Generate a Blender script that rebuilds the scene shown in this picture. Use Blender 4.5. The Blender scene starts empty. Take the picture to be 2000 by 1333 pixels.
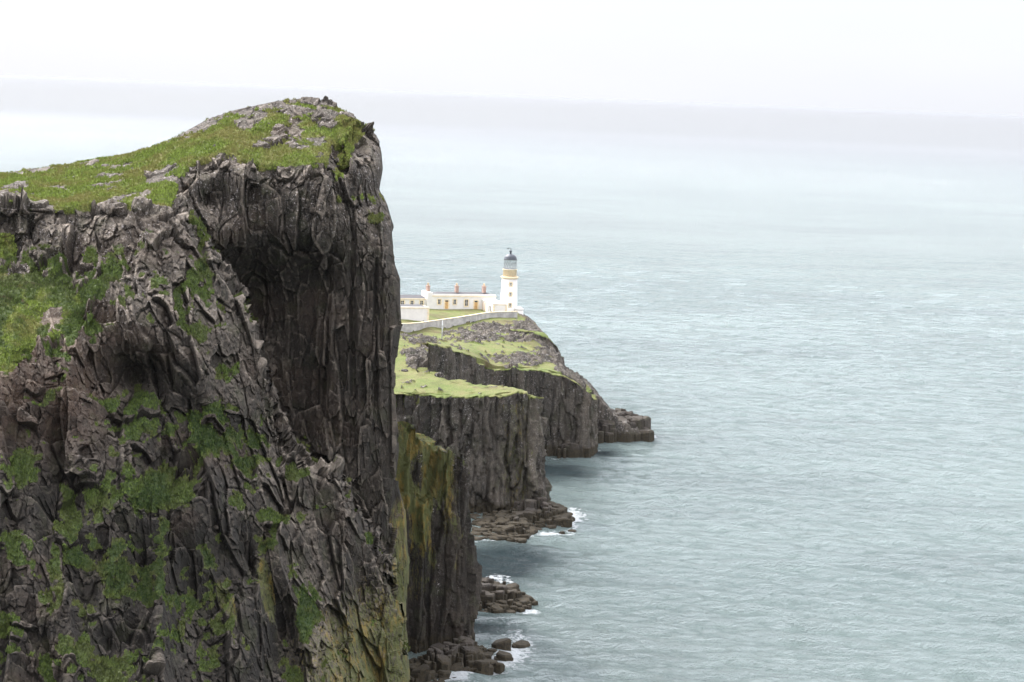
import bpy, bmesh, math, random
import numpy as np
from mathutils import Vector, Matrix, Euler
R = math.radians
# ------------------------------------------------------------------ camera, sky, sun, exposure
H = 92.0; F = 4000.0; CX, CY = 1000.0, 666.5
ROLL = math.atan(0.04); PITCH = math.atan((CY-187)*math.cos(ROLL)/F)
sc = bpy.context.scene
Fw = Vector((0, math.cos(PITCH), -math.sin(PITCH))); R0 = Vector((1, 0, 0)); U0 = Vector((0, math.sin(PITCH), math.cos(PITCH)))
Rt = R0*math.cos(ROLL)+U0*math.sin(ROLL); Up = -R0*math.sin(ROLL)+U0*math.cos(ROLL)
cam = bpy.data.objects.new('camera', bpy.data.cameras.new('camera')); sc.collection.objects.link(cam)
M = Matrix((Rt, Up, -Fw)).transposed().to_4x4(); M.translation = (0, 0, H); cam.matrix_world = M
cam.data.sensor_width = 36; cam.data.lens = 36*F/2000.0; cam.data.clip_end = 300000; cam.data.clip_start = 0.5
sc.camera = cam
SUN_EL = R(48); SUN_AZ = R(-48)          # azimuth measured from +Y (view direction) towards +X
w = bpy.data.worlds.new('World'); sc.world = w; w.use_nodes = True
nt = w.node_tree; bg = nt.nodes['Background']
sky = nt.nodes.new('ShaderNodeTexSky'); sky.sky_type = 'NISHITA'; sky.sun_disc = False
sky.sun_elevation = SUN_EL; sky.sun_rotation = SUN_AZ; sky.air_density = 1.0; sky.dust_density = 2.0; sky.altitude = 90
tc = nt.nodes.new('ShaderNodeTexCoord'); mp = nt.nodes.new('ShaderNodeMapping'); mp.inputs['Scale'].default_value = (1.2, 1.2, 5.0)
nz = nt.nodes.new('ShaderNodeTexNoise'); nz.inputs['Scale'].default_value = 1.6; nz.inputs['Detail'].default_value = 5
rp = nt.nodes.new('ShaderNodeValToRGB')
rp.color_ramp.elements[0].position = .3; rp.color_ramp.elements[0].color = (6.5, 6.72, 7.3, 1)
rp.color_ramp.elements[1].position = .7; rp.color_ramp.elements[1].color = (7.15, 7.35, 7.85, 1)
mxw = nt.nodes.new('ShaderNodeMix'); mxw.data_type = 'RGBA'; mxw.inputs[0].default_value = 0.8
L = nt.links.new
L(tc.outputs['Generated'], mp.inputs[0]); L(mp.outputs[0], nz.inputs['Vector']); L(nz.outputs[0], rp.inputs[0])
# an overcast sky is brighter overhead than at the horizon
sx_ = nt.nodes.new('ShaderNodeSeparateXYZ'); L(tc.outputs['Generated'], sx_.inputs[0])
gr = nt.nodes.new('ShaderNodeMapRange'); gr.inputs[1].default_value = .09; gr.inputs[2].default_value = .28; gr.inputs[3].default_value = 1.10; gr.inputs[4].default_value = 2.95
# the thin cloud glows around the sun
dt = nt.nodes.new('ShaderNodeVectorMath'); dt.operation = 'DOT_PRODUCT'; L(tc.outputs['Generated'], dt.inputs[0])
dt.inputs[1].default_value = (math.sin(SUN_AZ)*math.cos(SUN_EL), math.cos(SUN_AZ)*math.cos(SUN_EL), math.sin(SUN_EL))
gl_ = nt.nodes.new('ShaderNodeMapRange'); gl_.interpolation_type = 'SMOOTHSTEP'; gl_.inputs[1].default_value = .67; gl_.inputs[2].default_value = .98; gl_.inputs[3].default_value = 1; gl_.inputs[4].default_value = 3.4
L(dt.outputs['Value'], gl_.inputs[0]); gm_ = nt.nodes.new('ShaderNodeMath'); gm_.operation = 'MULTIPLY'
L(sx_.outputs[2], gr.inputs[0]); L(gr.outputs[0], gm_.inputs[0]); L(gl_.outputs[0], gm_.inputs[1]); vm = nt.nodes.new('ShaderNodeVectorMath'); vm.operation = 'SCALE'; L(rp.outputs[0], vm.inputs[0]); L(gm_.outputs[0], vm.inputs['Scale'])
L(sky.outputs[0], mxw.inputs[6]); L(vm.outputs[0], mxw.inputs[7]); L(mxw.outputs[2], bg.inputs[0])
bg.inputs[1].default_value = 0.12
sl = bpy.data.lights.new('sun', 'SUN'); sl.energy = 2.8; sl.angle = R(2.0); sl.color = (1, .95, .87)
so = bpy.data.objects.new('sun', sl); sc.collection.objects.link(so)
sd = Vector((math.sin(SUN_AZ)*math.cos(SUN_EL), math.cos(SUN_AZ)*math.cos(SUN_EL), math.sin(SUN_EL)))
so.rotation_euler = sd.to_track_quat('Z', 'Y').to_euler()
sc.view_settings.view_transform = 'Standard'; sc.view_settings.look = 'None'; sc.view_settings.exposure = 0.27
sc.view_settings.gamma = 1; sc.view_settings.use_curve_mapping = False

# ------------------------------------------------------------------ helpers
Fa, Ra, Ua = np.array(Fw), np.array(Rt), np.array(Up)
def P(px, py, Y):
    """world points seen at photo pixel (px,py) at ground distance Y"""
    px, py, Y = [np.asarray(a, float) for a in (px, py, Y)]
    d = Fa+((px-CX)/F)[..., None]*Ra-((py-CY)/F)[..., None]*Ua
    p = d*(Y/d[..., 1])[..., None]; p[..., 2] += H
    return p
def PZ(px, py, z=0.0):
    d = Fa+((px-CX)/F)*Ra-((py-CY)/F)*Ua
    p = d*((z-H)/d[2]); p[2] += H
    return p
def proj(p):
    q = p-np.array((0, 0, H)); f = q@Fa
    return CX+F*(q@Ra)/f, CY-F*(q@Ua)/f
def hsh(a, b, c, s):
    with np.errstate(over='ignore'):
        n = (a.astype(np.int64)*374761393+b.astype(np.int64)*668265263+c.astype(np.int64)*2147483629+s*974634777) & 0xffffffff
        n = ((n ^ (n >> 13))*1274126177) & 0xffffffff
        n = ((n ^ (n >> 15))*2246822519) & 0xffffffff
        n = n ^ (n >> 16)
    return (n & 0xffffff).astype(np.float32)/np.float32(16777216)
def vnoise(p, s=0):
    i = np.floor(p); f = (p-i).astype(np.float32); f = f*f*(3-2*f); i = i.astype(np.int64); r = 0
    for dx in (0, 1):
        wx = f[:, 0] if dx else 1-f[:, 0]
        for dy in (0, 1):
            wy = f[:, 1] if dy else 1-f[:, 1]
            for dz in (0, 1):
                wz = f[:, 2] if dz else 1-f[:, 2]
                r = r+wx*wy*wz*hsh(i[:, 0]+dx, i[:, 1]+dy, i[:, 2]+dz, s)
    return r*2-1
def fbm(p, oct=4, s=0, gain=.5):
    r = 0; a = 1; t = 0
    for o in range(oct):
        r = r+a*vnoise(p*2.03**o+17.3*o, s+o); t += a; a *= gain
    return r/t
def vor(p, s=0):
    """returns facet offset (-1..1, tilted plane per cell), edge distance F2-F1, cell random"""
    N = len(p); out = [np.empty(N, np.float32) for _ in range(3)]
    for c0 in range(0, N, 400000):
        q = p[c0:c0+400000]; i = np.floor(q).astype(np.int64); n = len(q)
        f1 = np.full(n, 9., np.float32); f2 = np.full(n, 9., np.float32); dv = np.zeros((n, 3), np.float32)
        cid = np.zeros((n, 3), np.int64)
        for dx in (-1, 0, 1):
            for dy in (-1, 0, 1):
                for dz in (-1, 0, 1):
                    a, b, c = i[:, 0]+dx, i[:, 1]+dy, i[:, 2]+dz
                    v = np.stack([q[:, 0]-a-hsh(a, b, c, s), q[:, 1]-b-hsh(a, b, c, s+1), q[:, 2]-c-hsh(a, b, c, s+2)], 1).astype(np.float32)
                    av = np.abs(v); d = .55*av.max(1)+.45*np.sqrt((v*v).sum(1)); m = d < f1
                    f2 = np.where(m, f1, np.minimum(f2, d)); f1 = np.where(m, d, f1)
                    dv[m] = v[m]; cid[m, 0] = a[m]; cid[m, 1] = b[m]; cid[m, 2] = c[m]
        h = [hsh(cid[:, 0], cid[:, 1], cid[:, 2], s+k) for k in (5, 6, 7, 8)]
        out[0][c0:c0+n] = (h[0]*2-1)*.55+((h[1]*2-1)*dv[:, 0]+(h[2]*2-1)*dv[:, 1]+(h[3]*2-1)*dv[:, 2])*1.4
        out[1][c0:c0+n] = f2-f1; out[2][c0:c0+n] = h[1]
    return out
def sstep(a, b, x):
    t = np.clip((x-a)/(b-a), 0, 1); return t*t*(3-2*t)
def tps(pts, vals, lin=True):
    pts = np.asarray(pts, float); vals = np.asarray(vals, float); n = len(pts)
    mu = pts.mean(0); s = pts.std(0).max(); q = (pts-mu)/s
    def K(r2): return .5*r2*np.log(r2+1e-9)
    A = np.zeros((n+3, n+3)); A[:n, :n] = K(((q[:, None]-q[None])**2).sum(2))+np.eye(n)*2e-3
    A[:n, n] = 1; A[:n, n+1:] = q; A[n, :n] = 1; A[n+1:, :n] = q.T
    c = np.linalg.solve(A, np.concatenate([vals, [0, 0, 0]]))
    def ev(x, y):
        x = (np.asarray(x, float)-mu[0])/s; y = (np.asarray(y, float)-mu[1])/s
        r = c[n]+c[n+1]*x+c[n+2]*y
        for k in range(n): r = r+c[k]*K((x-q[k, 0])**2+(y-q[k, 1])**2)
        return r
    return ev
def polysd(poly, x, y):
    """signed distance, positive inside"""
    poly = np.asarray(poly, float); d = np.full(x.shape, 1e9); ins = np.zeros(x.shape, bool)
    for k in range(len(poly)):
        a, b = poly[k], poly[(k+1) % len(poly)]
        e = b-a; t = np.clip(((x-a[0])*e[0]+(y-a[1])*e[1])/(e@e+1e-9), 0, 1)
        d = np.minimum(d, np.hypot(x-a[0]-t*e[0], y-a[1]-t*e[1]))
        if a[1] != b[1]:
            c = ((a[1] > y) != (b[1] > y)) & (x < (b[0]-a[0])*(y-a[1])/(b[1]-a[1])+a[0]); ins ^= c
    return np.where(ins, d, -d)
def ell(x, y, cx, cy, rx, ry, ang=0):
    a = R(ang); u = (x-cx)*math.cos(a)+(y-cy)*math.sin(a); v = -(x-cx)*math.sin(a)+(y-cy)*math.cos(a)
    return 1-np.sqrt((u/rx)**2+(v/ry)**2)
C = sc.collection
def link(o, parent=None):
    C.objects.link(o)
    if parent: o.parent = parent
    return o
def meta(o, label=None, cat=None, group=None, kind=None):
    for k, v in (('label', label), ('category', cat), ('group', group), ('kind', kind)):
        if v: o[k] = v
    return o
def gridmesh(name, Pw, mat, attrs={}, smooth=True, closed=False):
    ny, nx = Pw.shape[:2]; me = bpy.data.meshes.new(name)
    me.vertices.add(nx*ny); me.vertices.foreach_set('co', Pw.reshape(-1).astype(np.float32))
    idx = np.arange(nx*ny).reshape(ny, nx)
    q = np.stack([idx[:-1, :-1], idx[1:, :-1], idx[1:, 1:], idx[:-1, 1:]], -1).reshape(-1, 4)
    n = len(q); me.loops.add(n*4); me.polygons.add(n)
    me.loops.foreach_set('vertex_index', q.reshape(-1).astype(np.int32))
    me.polygons.foreach_set('loop_start', (np.arange(n)*4).astype(np.int32))
    try: me.polygons.foreach_set('loop_total', np.full(n, 4, np.int32))
    except Exception: pass
    me.polygons.foreach_set('use_smooth', np.full(n, smooth, bool))
    me.update()
    for k, v in attrs.items():
        a = me.attributes.new(k, 'FLOAT', 'POINT'); a.data.foreach_set('value', np.ascontiguousarray(v, np.float32).reshape(-1))
    me.materials.append(mat)
    return link(bpy.data.objects.new(name, me))
def gnormals(Pw):
    du = np.gradient(Pw, axis=1); dv = np.gradient(Pw, axis=0)
    n = np.cross(du, dv); n /= np.linalg.norm(n, axis=2, keepdims=True)+1e-9
    return n
def blur(a, r, axis):
    k = np.ones(2*r+1)/(2*r+1); pad = [(0, 0)]*a.ndim; pad[axis] = (r, r)
    b = np.pad(a, pad, mode='edge'); c = np.cumsum(b, axis=axis); z = np.zeros_like(np.take(c, [0], axis))
    c = np.concatenate([z, c], axis); n = a.shape[axis]
    return (np.take(c, range(2*r+1, 2*r+1+n), axis)-np.take(c, range(0, n), axis))/(2*r+1)

# ------------------------------------------------------------------ materials
class NT:
    def __init__(s, name):
        s.m = bpy.data.materials.new(name); s.m.use_nodes = True; s.t = s.m.node_tree
        s.b = s.t.nodes['Principled BSDF']; s.o = s.t.nodes['Material Output']
    def n(s, ty, ins={}, **kw):
        x = s.t.nodes.new('ShaderNode'+ty)
        for k, v in kw.items(): setattr(x, k, v)
        for k, v in ins.items(): s.l(v, x.inputs[k])
        return x
    def l(s, v, i):
        if isinstance(v, bpy.types.NodeSocket): s.t.links.new(v, i)
        elif isinstance(v, bpy.types.Node): s.t.links.new(v.outputs[0], i)
        else: i.default_value = v
    def noise(s, scale, detail=4, rough=.55, vec=None, sc3=None):
        v = vec or s.pos()
        if sc3: v = s.n('Mapping', {0: v}, vector_type='POINT'); v.inputs['Scale'].default_value = sc3; v = v.outputs[0]
        return s.n('TexNoise', {'Vector': v, 'Scale': scale, 'Detail': detail, 'Roughness': rough}).outputs[0]
    def pos(s):
        if not hasattr(s, '_p'): s._p = s.n('NewGeometry').outputs['Position']
        return s._p
    def ramp(s, f, a, b, ca=0., cb=1.):
        x = s.n('MapRange', {0: f, 1: a, 2: b, 3: ca, 4: cb}, interpolation_type='SMOOTHSTEP'); return x.outputs[0]
    def mix(s, f, a, b):
        x = s.n('Mix', data_type='RGBA'); s.l(f, x.inputs[0])
        for v, i in ((a, 6), (b, 7)): s.l((*v, 1) if isinstance(v, tuple) else v, x.inputs[i])
        return x.outputs[2]
    def math(s, op, a, b=0., c=0.): return s.n('Math', {0: a, 1: b, 2: c}, operation=op).outputs[0]
    def attr(s, name): return s.n('Attribute', attribute_name=name).outputs['Fac']

def land_material(name, rock_a, rock_b, rock_p, grass_a, grass_b, grass_c, tide=True, fine=1.0):
    t = NT(name)
    g, li, sp, cell, br = [t.attr(k) for k in ('grass', 'lichen', 'speck', 'cell', 'brown')]
    n1 = t.noise(.35, 5); n2 = t.noise(1.6, 6, .65, sc3=(1, 1, .35)); n3 = t.noise(7*fine, 4, .6); n4 = t.noise(2.6*fine, 6, .7)
    streak = t.noise(1.2, 4, .6, sc3=(1.6, 1.6, .12))
    f = t.math('ADD', t.math('MULTIPLY', n2, .5), t.math('MULTIPLY', cell, .35)); f = t.math('ADD', f, t.math('MULTIPLY', streak, .35))
    rock = t.mix(t.ramp(f, .35, .85), rock_a, rock_b)
    rock = t.mix(t.math('MULTIPLY', br, t.ramp(n1, .35, .65, .35, 1)), rock, (.10, .060, .042))
    rock = t.mix(t.ramp(n1, .5, .72, 0, .45), rock, (.062, .066, .032))
    vc = t.n('TexVoronoi', {'Vector': t.n('Mapping', {0: t.pos()}).outputs[0], 'Scale': 1.5*fine}, feature='DISTANCE_TO_EDGE'); vd = vc.outputs['Distance']
    vc.inputs['Vector'].links[0].from_node.inputs['Scale'].default_value = (1, 1, .5)
    rock = t.mix(t.ramp(vd, 0, .08, .35, 0), rock, tuple(.5*x for x in rock_a))
    rock = t.mix(t.ramp(n3, .35, .65, .45, 0), rock, tuple(.7*x for x in rock_a))
    # pale crusty lichen specks
    spk = t.math('MULTIPLY', t.ramp(n4, .56, .64), t.ramp(t.noise(.5, 4), .38, .6, .15, 1))
    rock = t.mix(t.math('MULTIPLY', spk, sp), rock, (.40, .355, .34))
    spk2 = t.ramp(n3, .64, .70); rock = t.mix(t.math('MULTIPLY', spk2, sp), rock, (.52, .48, .45))
    rock = t.mix(t.math('MULTIPLY', t.attr('pale'), t.ramp(n2, .35, .6, .25, .75)), rock, rock_p)  # paler tops and edges, partly sky light painted into the rock
    # yellow and orange lichen, in streaks
    ls = t.noise(2.0, 8, .8, sc3=(1.5, 1.5, .34)); lf = t.math('ADD', ls, t.math('MULTIPLY', li, .5))
    lc = t.mix(t.ramp(t.noise(.6, 6, .7, sc3=(1, 1, .4)), .47, .64), (.10, .105, .036), (.20, .140, .034))
    rock = t.mix(t.math('MULTIPLY', t.ramp(lf, .68, .80, 0, .85), t.ramp(li, .02, .15)), rock, lc)
    # grass
    gn = t.noise(.16, 6, .65); gn2 = t.noise(1.1, 6, .75, sc3=(1, .6, 1.6)); gn3 = t.noise(5*fine, 3, .7, sc3=(1, .7, 2))
    grass = t.mix(t.ramp(gn, .38, .62), grass_a, grass_b)
    grass = t.mix(t.ramp(gn2, .40, .70), grass, grass_c)
    grass = t.mix(t.ramp(gn3, .42, .66, 0, .6), grass, (grass_a[0]*.45, grass_a[1]*.5, grass_a[2]*.5))
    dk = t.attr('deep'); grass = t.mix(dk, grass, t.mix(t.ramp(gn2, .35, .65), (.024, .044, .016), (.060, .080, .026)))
    grass = t.mix(t.attr('soil'), grass, (.075, .045, .028))
    gm = t.ramp(t.math('ADD', g, t.math('MULTIPLY', t.math('SUBTRACT', n4, .5), .7)), .42, .58)
    col = t.mix(gm, rock, grass)
    if tide:
        z = t.n('SeparateXYZ', {0: t.pos()}).outputs[2]
        zz = t.math('ADD', z, t.math('MULTIPLY', t.noise(.5, 4), -1.2))
        col = t.mix(t.ramp(zz, 1.4, 2.4, .85, 0), col, t.mix(t.ramp(n4, .4, .6), (.055, .042, .024), (.030, .025, .017)))
    t.l(col, t.b.inputs['Base Color']); t.b.inputs['Roughness'].default_value = .93
    t.b.inputs['Specular IOR Level'].default_value = .25
    hb = t.math('ADD', t.math('MULTIPLY', n4, .45), t.math('MULTIPLY', n3, .18)); hb = t.math('ADD', hb, t.math('MULTIPLY', n2, .4))
    hb = t.math('ADD', hb, t.math('MULTIPLY', t.math('MULTIPLY', gn3, gm), .5))
    bm = t.n('Bump', {'Strength': .9, 'Distance': .5/fine, 'Height': hb}); t.l(bm, t.b.inputs['Normal'])
    return t.m
MAT = {}
MAT['near'] = land_material('near_hill_rock_and_grass', (.020, .017, .014), (.076, .061, .048), (.33, .27, .215), (.085, .110, .022), (.190, .165, .058), (.130, .160, .032))
MAT['far'] = land_material('headland_rock_and_grass', (.038, .034, .029), (.150, .124, .098), (.38, .33, .28), (.115, .145, .036), (.195, .170, .072), (.160, .180, .050), fine=.8)
def simple(name, col, rough=.8, var=.15, scale=2.0, metal=0, spec=.5):
    t = NT(name); n = t.noise(scale, 5, .6)
    c = t.mix(t.ramp(n, .35, .65), tuple(x*(1-var) for x in col), tuple(min(1, x*(1+var)) for x in col))
    t.l(c, t.b.inputs['Base Color']); t.b.inputs['Roughness'].default_value = rough; t.b.inputs['Metallic'].default_value = metal
    t.b.inputs['Specular IOR Level'].default_value = spec
    bm = t.n('Bump', {'Strength': .3, 'Distance': .05, 'Height': t.noise(scale*5, 4)}); t.l(bm, t.b.inputs['Normal'])
    return t.m
MAT['white'] = simple('white_limewash', (.68, .64, .60), .85, .05, .7)
MAT['tan'] = simple('ochre_painted_stone', (.70, .58, .40), .85, .12, 1.5)
MAT['pink'] = simple('pinkish_sandstone', (.36, .24, .19), .85, .15, 2)
MAT['slate'] = simple('slate_roof', (.06, .055, .055), .7, .2, 2)
MAT['wall'] = simple('weathered_whitewashed_wall', (.39, .365, .35), .9, .2, .6)
MAT['dark'] = simple('window_glass_dark', (.03, .035, .04), .15, .1, 1)
MAT['black'] = simple('black_painted_iron', (.045, .05, .06), .45, .1, 2)
MAT['iron'] = simple('grey_iron_glazing_bars', (.24, .25, .25), .5, .1, 2)
MAT['ochredoor'] = simple('ochre_wooden_door', (.55, .33, .13), .7, .15, 1.5)
MAT['pole'] = simple('galvanised_pole', (.45, .46, .45), .5, .1, 1)
MAT['rockblock'] = MAT['far']
def glass_mat():
    t = NT('lantern_glass'); t.b.inputs['Base Color'].default_value = (.97, .98, .98, 1); t.b.inputs['Roughness'].default_value = .05
    t.b.inputs['Transmission Weight'].default_value = 1.0; t.b.inputs['IOR'].default_value = 1.02; return t.m
MAT['glass'] = glass_mat()

# ------------------------------------------------------------------ sea
def build_sea():
    rr = np.concatenate([np.array([3, 60, 150, 230, 280.]), np.exp(np.arange(math.log(300), math.log(1600), .0021)),
                         np.exp(np.arange(math.log(1604), math.log(120000), .011))])
    aa = np.concatenate([np.linspace(-math.pi, -.31, 14)[:-1], np.arange(-.31, .31, .00072), np.linspace(.31, math.pi, 14)])
    RR, AA = np.meshgrid(rr, aa, indexing='ij'); X = RR*np.sin(AA); Y = RR*np.cos(AA)
    Z = np.zeros_like(X); rng = np.random.RandomState(4)
    dr = np.gradient(rr)[:, None]
    gust = fbm(np.stack([X.ravel()/90, Y.ravel()/140, X.ravel()*0], 1), 3, 77).reshape(X.shape)
    for k in range(54):
        lam = 2.8*(5.0**rng.rand()); th = rng.normal(R(14), R(24)); ph = rng.rand()*6.28; amp = .006*lam*(.6+.8*rng.rand())
        k2 = 2*math.pi/lam; s = k2*(X*math.sin(th)+Y*math.cos(th))+ph
        fade = sstep(2.2, 4.5, lam/dr)*sstep(1500, 700, RR)
        w_ = np.sin(s+.6*np.sin(s*.5+ph)); Z += amp*fade*(w_+.25*np.cos(2*s))*(1+.35*gust)
    foam = np.zeros_like(X)
    for (fx, fy, rad, st) in FOAM:
        c = PZ(fx, fy); d2 = ((X-c[0])/rad)**2+((Y-c[1])/(rad*2.2))**2; foam += .6*st*np.exp(-d2*1.3)
    for line in FOAMLINES:
        q = np.array([PZ(a, b)[:2] for a, b in line]); d = np.full(X.shape, 1e9)
        m = (RR < 900) & (RR > 250)
        x, y = X[m], Y[m]; dd = np.full(x.shape, 1e9)
        for a, b in zip(q[:-1], q[1:]):
            e = b-a; t = np.clip(((x-a[0])*e[0]+(y-a[1])*e[1])/(e@e), 0, 1); dd = np.minimum(dd, np.hypot(x-a[0]-t*e[0], (y-a[1]-t*e[1])*.7))
        foam[m] += .7*np.exp(-(dd/1.3)**2)
    bay_shade = np.zeros_like(X)
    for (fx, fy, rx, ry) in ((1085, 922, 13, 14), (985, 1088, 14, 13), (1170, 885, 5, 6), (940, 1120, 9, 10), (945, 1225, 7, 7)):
        c = PZ(fx, fy); bay_shade += np.exp(-((X-c[0])/rx)**2-((Y-c[1])/ry)**2)
    t = NT('sea_water')
    far = t.n('VectorMath', {0: t.pos()}, operation='LENGTH').outputs['Value']
    a = t.noise(.34, 6, .62, sc3=(.75, 1.3, 1)); b = t.noise(1.2, 5, .65, sc3=(.8, 1.4, 1)); c = t.noise(.05, 5, .6, sc3=(.7, 1.6, 1)); d = t.noise(3.2, 3, .6, sc3=(.7, 1.4, 1))
    h = t.math('ADD', t.math('MULTIPLY', a, .55), t.math('MULTIPLY', b, .85)); h = t.math('ADD', h, t.math('MULTIPLY', c, t.ramp(far, 500, 2500, .5, .25))); h = t.math('ADD', h, t.math('MULTIPLY', d, .32))
    st = t.ramp(far, 500, 6500, 1.0, .07)
    bm = t.n('Bump', {'Strength': st, 'Distance': 3.2, 'Height': h}); t.l(bm, t.b.inputs['Normal'])
    big = t.noise(.004, 4, .5, sc3=(.5, 1.4, 1)); big2 = t.noise(.02, 4, .6, sc3=(.5, 1.4, 1))
    base = t.mix(t.ramp(big, .35, .65), (.20, .255, .243), (.25, .31, .293))
    base = t.mix(t.ramp(big2, .45, .7, 0, .5), base, (.15, .185, .182))
    # the water is milky and green over the shallows by the coast, dark over the deep offshore
    base = t.mix(t.ramp(far, 900, 5200), base, (.028, .035, .042))
    base = t.mix(t.attr('bay_shade'), base, (.018, .034, .038))  # cliff shade and dark reflections painted into the water of the bays
    fo = t.attr('foam'); fn = t.noise(.7, 6, .75); fm = t.math('ADD', fo, t.math('MULTIPLY', t.math('SUBTRACT', fn, .5), 2.8))
    fm = t.math('MULTIPLY', t.ramp(fm, .55, 1.1), t.ramp(fo, .05, .25))
    wc = t.math('MULTIPLY', t.ramp(t.noise(.5, 6, .8, sc3=(.6, 1.2, 1)), .67, .72), t.ramp(t.noise(.03, 3), .48, .6)); fm = t.math('MAXIMUM', fm, t.math('MULTIPLY', wc, .8))
    t.l(t.mix(fm, base, (.75, .77, .78)), t.b.inputs['Base Color'])
    rg = t.ramp(far, 300, 5000, .06, .07); t.l(t.n('Mix', {0: fm, 2: rg, 3: .8}).outputs[0], t.b.inputs['Roughness']); t.b.inputs['IOR'].default_value = 1.333
    o = gridmesh('sea', np.stack([X, Y, Z], -1), t.m, {'foam': np.clip(foam, 0, 1.5), 'bay_shade': np.clip(bay_shade*1.15, 0, .95)}); meta(o, kind='structure')
FOAM = [(1020, 1255, 5, .95), (1000, 1285, 5, .8), (960, 1300, 5, .75), (1130, 1010, 5, .95), (1110, 1000, 4, .8), (1080, 1040, 4, .8), (990, 1138, 4, .9),
        (960, 1135, 4, .8), (935, 1062, 3, .8), (1166, 880, 2.5, .9), (1272, 854, 3, .9), (1120, 892, 1.6, .9), (900, 1328, 4, .8), (1040, 1192, 3, .6), (985, 1262, 4, .7)]
FOAMLINES = [[(1060, 898), (1163, 894)], [(1165, 864), (1262, 860), (1275, 852)], [(930, 1052), (1010, 1058), (1050, 1045), (1118, 1043), (1120, 1010)],
             [(928, 1200), (1000, 1196), (1044, 1192)], [(825, 1332), (900, 1325), (960, 1310), (990, 1290)]]
build_sea()

# ------------------------------------------------------------------ near hill
def rockdisp(Q, lean, sc_=1.0, s=0, zst=2.6, amps=(1.5, .75, .3, .12), sizes=(6.0, 2.4, 1.0, .45), spc=None):
    """Q (N,3) world; returns offset, crevice, cell tone"""
    off = 0; tone = 0; cr = 0
    X = Q[:, 0]+lean*Q[:, 2]; base = np.stack([X, Q[:, 1]*.5, Q[:, 2]/zst], 1)
    wob = np.stack([fbm(Q/5, 3, s+90+i) for i in range(3)], 1)
    for k, (a, z) in enumerate(zip(amps, sizes)):
        base[:, 2] = Q[:, 2]/(1+(zst-1)*(1, .75, .5, .35)[k])
        f, e, c = vor((base+wob*z*.03)/(z*sc_)+k*3.7, s+11*k)
        wt = 1 if spc is None else (sstep(z*.6, z*.18, spc) if k < 2 else sstep(z*.95, z*.35, spc))
        off = off+a*wt*(f-np.exp(-(e/.04)**2)*.08); tone = tone+c*(.5, .3, .2, 0)[k]
    return off, tone
def crestx(py, pts):
    pts = np.asarray(pts, float); return np.interp(py, pts[:, 1], pts[:, 0])
TOPS = [(-230, 352), (0, 338), (60, 330), (120, 322), (170, 313), (240, 302), (300, 284), (345, 266), (400, 236), (450, 219), (500, 206), (545, 197), (600, 191), (640, 201), (675, 222), (705, 243), (728, 258)]
EDGE = [(728, 258), (745, 290), (748, 330), (741, 370), (757, 400), (768, 440), (770, 510), (783, 545), (785, 640), (778, 680), (771, 760), (775, 810), (779, 880), (774, 950), (785, 1000), (795, 1100), (791, 1180), (796, 1250), (800, 1333), (812, 1700)]
FARP = [(-200,352,302),(0,340,300),(170,318,302),(300,283,304),(400,235,306),(500,205,308),(600,192,308),(660,210,306),(728,258,301),
 (-200,380,280),(0,385,275),(170,370,280),(300,350,283),(400,280,293),(500,260,296),(600,250,298),(660,260,293),(700,300,290),
 (-200,400,268),(0,395,268),(130,410,267),(250,408,266),(330,420,266),(370,330,282),(450,312,284),(520,325,284),(600,322,284),(650,330,283),
 (690,380,286),(735,395,289),(740,330,292),(400,400,282),(450,470,280),(600,470,279),(450,520,285.5),(540,530,286),(620,530,286),(700,500,283),(765,500,285),
 (500,650,290),(600,650,287),(700,650,282),(775,650,284),(600,850,286),(700,850,282),(765,850,284),(700,1000,281),(770,1000,284),(770,1200,283),(700,1333,280),(780,1333,283),(780,1600,280),(600,1100,286),(560,420,281),(640,420,280)]
NEARP = [(-200,400,268),(0,395,268),(130,410,267),(250,408,266),(330,415,266),(-200,520,262),(0,525,262),(150,520,261),(250,500,260),(300,480,258),(360,520,258),
 (0,540,259),(-200,640,248),(0,640,248),(150,640,249),(0,730,241),(100,700,243),(200,560,256),(220,650,250),(300,600,251),(400,600,257),(270,740,252),(350,700,250),(430,700,257),
 (300,850,246),(150,800,240),(0,850,236),(500,760,261),(450,850,254),(560,850,263),(400,1000,242),(200,1000,232),(0,1000,228),(600,1000,258),(680,960,268),(700,1100,264),(500,1100,246),
 (300,1100,234),(100,1200,222),(0,1333,214),(200,1333,216),(400,1333,226),(600,1333,245),(750,1250,264),(790,1333,266),(500,1700,226),(0,1700,196),(800,1700,262),(-200,1000,222),(-200,1700,190)]
CREST = [(335, 300), (345, 400), (385, 440), (430, 500), (462, 570), (500, 640), (520, 720), (560, 830), (600, 880), (690, 935), (705, 1000), (742, 1060), (775, 1150), (791, 1250), (802, 1333), (850, 1700)]
def zones(x, y, n, plist, soft):
    r = np.full(x.shape, -1e9)
    for p in plist: r = np.maximum(r, polysd(p, x, y))
    return sstep(-soft, soft, r+n)
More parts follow.
